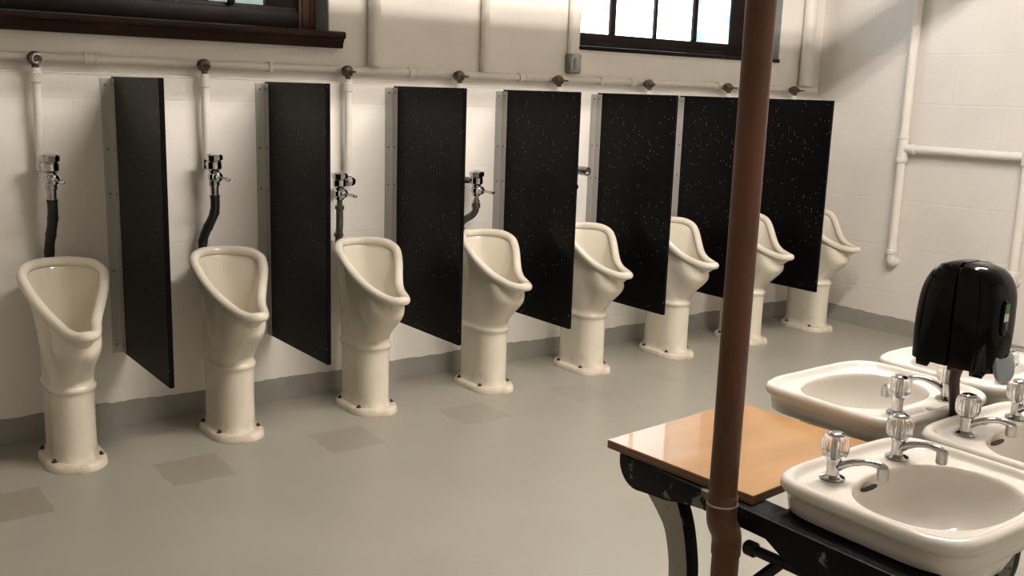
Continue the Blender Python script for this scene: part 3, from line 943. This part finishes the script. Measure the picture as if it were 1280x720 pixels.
sinks = [
    (.730, YA, 0, 'near left ivory wash basin in the front row beside the plywood board'),
    (1.216, YA, 0, 'ivory wash basin cut off by the right edge of the photo, beyond the near basin'),
    (1.212, YC, PI, 'ivory wash basin facing the urinals, right behind the plywood board'),
    (1.706, YC, PI, 'farthest ivory wash basin behind the black soap dispensers'),
]
proto = make_sink()
for i, (x, y, rz, lab) in enumerate(sinks):
    o = proto if i == 0 else copy_tree(proto)
    o.location = (x, y, .75); o.rotation_euler = (0, 0, rz); o['label'] = lab

# ------------------------------------------------------------------ faucets
def make_faucet():
    """local: base at z=0, spout towards -y"""
    root = thing('faucet', '', 'faucet', (0, 0, 0), 'chrome faucets with clear fluted knobs')
    MB().lathe([(.024, 0), (.0245, .002), (.023, .0045), (.017, .007), (.0135, .009)], n=24).build('base_flange', M['chrome'], root, 35)
    MB().lathe([(.0135, .006), (.0125, .014), (.0125, .034), (.0145, .038), (.0145, .041), (.010, .043)], n=20).build('body', M['chrome'], root, 35)
    s = MB()
    pts = crom([(0, -.006, .022), (0, -.026, .034), (0, -.048, .0415), (0, -.068, .0435), (0, -.084, .0405), (0, -.092, .036)], 22)
    s.tube(pts, [.0085 - .0022*min(k/12, 1) + .0022*max(0, (k-16)/6) for k in range(len(pts))], 14)
    so = s.build('spout', M['chrome'], root, 45)
    MB().lathe([(.0085, .0), (.0115, -.003), (.0115, -.026), (.0095, -.028), (.009, -.024), (.001, -.024)], (0, -.090, .041), (0, 0, 1), 18, cap=False).build('aerator', M['dullchrome'], so, 35)
    k = MB()
    k.lathe([(.011, .0425), (.017, .0435), (.0225, .048), (.0250, .055), (.0258, .068), (.0252, .079), (.0225, .085), (.019, .0877), (.016, .088)], n=90, flute=.05, nf=18)
    ko = k.build('knob', M['acrylic'], root, 50)
    MB().lathe([(.0062, .040), (.0062, .080), (.001, .0805)], n=14).build('stem', M['dullchrome'], ko)
    MB().lathe([(.0165, .0865), (.0172, .089), (.015, .092), (.008, .0945), (.0008, .095)], n=24).build('index_cap', M['chrome'], ko)
    return root
ZF = .7347
fa = [
    (.624, -3.126, 28, 'left faucet on the near left basin, clear knob in front of the board'),
    (.837, -3.129, 8, 'right faucet on the near left basin, in front of the far basin'),
    (1.105, -3.126, 24, 'left faucet on the basin at the right edge, its clear knob beside the brown rod'),
    (1.323, -3.129, -22, 'right faucet at the photo edge on the basin cut off at right'),
    (1.104, -2.958, 140, 'faucet facing the urinals on the basin behind the board, nearest its left end'),
    (1.318, -2.956, 205, 'faucet facing the urinals left of the brown rod, long spout showing'),
    (1.599, -2.960, 175, 'faucet on the farthest basin, right below the soap dispenser lever'),
    (1.812, -2.958, 184, 'faucet on the farthest basin beyond the right edge of the photo'),
]
proto = make_faucet()
for i, (x, y, a, lab) in enumerate(fa):
    o = proto if i == 0 else copy_tree(proto)
    o.location = (x, y, ZF); o.rotation_euler = (0, 0, math.radians(a)); o['label'] = lab

# ------------------------------------------------------------------ soap dispensers on a rod
DX, DY, DZ = 1.205, -3.043, .865
rod = thing('dispenser_rod', 'dark brown bent rod rising between the basins under the soap dispensers', 'rod', (1.21, -3.043, .68))
MB().tube(crom([(0, 0, 0), (0, 0, .05), (-.004, .005, .10), (-.009, .008, .145), (-.007, .002, .176)], 24), .0125, 16).build('rod', M['brownpost'], rod, 50)

def dispenser(sgn, label):
    """sgn -1 faces the front row, +1 faces the urinals; shell stands on its back plate at local y=0"""
    t = thing('soap_dispenser', label, 'soap dispenser', (DX, DY, DZ), 'black soap dispensers back to back', 0 if sgn < 0 else PI)
    H, W, DP = .238, .060, (.100 if sgn < 0 else .116)
    mb = MB(); loops = []
    nz = 26
    for k in range(nz+1):
        z = H*k/nz
        tp = .105 if sgn > 0 else .085
        top = max(0, (z-(H-tp))/tp)
        q = math.sqrt(max(0.0, 1 - top**2.3)) if top > 0 else 1
        d = (DP*(.90 + .10*math.sin(min(1, z/.12)*PI/2)))*(.30 + .70*q) if top > 0 else DP*(.90 + .10*math.sin(min(1, z/.12)*PI/2))
        d *= 1 - (.20 if sgn > 0 else .06)*z/H
        w = W*(.62 + .38*math.sqrt(max(0, 1 - top**3.2))) if top > 0 else W
        lp = []
        m = 40
        for i in range(m):
            a = PI*i/(m-1)
            c, s = math.cos(a), math.sin(a)
            lp.append(Vector((w*math.copysign(abs(c)**(2/3.4), c), -.004 - d*abs(s)**(2/3.0), z)))
        loops.append(lp)
    mb.loft(loops, closed=True, cap0=True, cap1=True)
    mb.build('housing', M['blackgloss'], t, 50)
    bk = MB(); bk.box(-.048, .048, -.006, -.0005, -.012, H-.012, .002); bk.build('back_plate', M['blackinner'], t)
    jag = MB()
    jag.prism([(-.055, .0), (-.052, -.014), (-.038, -.006), (-.02, -.004), (.02, -.012), (.04, -.006), (.054, -.016), (.055, 0)], (0, -.05, .002), (1, 0, 0), (0, 0, 1), (0, -1, 0), .03, .001)
    jag.build('lower_lip', M['blackgloss'], t)
    # sight window with label on the front
    y = -.004 - DP
    wn = MB()
    pts = [(.012*math.copysign(abs(math.cos(2*PI*i/28))**.7, math.cos(2*PI*i/28)), .040*math.copysign(abs(math.sin(2*PI*i/28))**.8, math.sin(2*PI*i/28))) for i in range(28)]
    wn.prism(pts, (-.024, y+.0045, .128), (1, 0, 0), (0, 0, 1), (0, -1, 0), .004, .0008)
    wo = wn.build('sight_window', M['blackgloss'], t, 30)
    if sgn < 0:
        MB().box(-.0325, -.0155, y-.0008, y+.0015, .140, .160).build('green_label', M['green'], wo, 0)
        MB().box(-.0325, -.0155, y-.0008, y+.0015, .122, .140).build('white_label', M['label'], wo, 0)
    if sgn < 0:
        lv = MB()
        pts = [(-.030, .024), (-.012, .038), (.020, .038), (.044, .022), (.046, .0), (.040, -.020), (.022, -.032), (0, -.034), (-.022, -.028), (-.034, -.010)]
        pts = [(p.x, p.y) for p in resample(crom([(*q, 0) for q in pts + pts[:1]], 40), 40)][:-1]
        lv.prism(pts, (0, y+.012, .012), (1, 0, 0), (0, .25, 1), (0, -1, .25), .010, .002)
        lv.build('push_lever', M['lever'], t, 40)
    return t
dispenser(-1, 'black soap dispenser facing right, with green and white label and grey push lever')
dispenser(1, 'black soap dispenser facing left towards the urinals, back to back with the labelled one')

# ------------------------------------------------------------------ overhead: lamps and a service pipe
def lamp(x, y, label, ln=1.2):
    t = thing('fluorescent_light', label, 'ceiling light', (x, y, ZC), 'fluorescent ceiling lights')
    MB().box(-ln/2-.03, ln/2+.03, -.07, .07, -.045, 0, .006).build('housing', M['housing'], t)
    for s in (-1, 1):
        MB().tube([(-ln/2, s*.045, -.062), (ln/2, s*.045, -.062)], .013, 12).build('tube', M['tube'], t)
    for s in (-1, 1):
        MB().box(s*(ln/2+.012)-.012, s*(ln/2+.012)+.012, -.066, .066, -.082, -.04, .004).build('lamp_holder', M['housing'], t)
lamp(1.38, -2.62, 'ceiling fluorescent light over the near end of the basins')
lamp(2.70, -2.62, 'ceiling fluorescent light over the far end of the basins')
dt = thing('ceiling_pipe', 'white pipe slung under the ceiling parallel to the urinal wall', 'pipe', (0, -1.75, 2.645))
MB().tube([(XL+.02, 0, 0), (XR-.01, 0, 0)], .062, 24).build('pipe', M['pipew'], dt)
for x in (-1.5, .7, 2.9):
    MB().box(x-.012, x+.012, -.004, .004, .05, ZC-2.645, .001).build('hanger_strap', M['screw'], dt)

# ------------------------------------------------------------------ world and colour
w = D.worlds.new('world'); SC.world = w; w.use_nodes = True
bg = w.node_tree.nodes['Background']; bg.inputs[0].default_value = (.75, .86, 1, 1); bg.inputs[1].default_value = .6
vs = SC.view_settings
vs.view_transform = 'Standard'; vs.look = 'None'; vs.gamma = 1.; vs.use_curve_mapping = False
vs.exposure = 0.
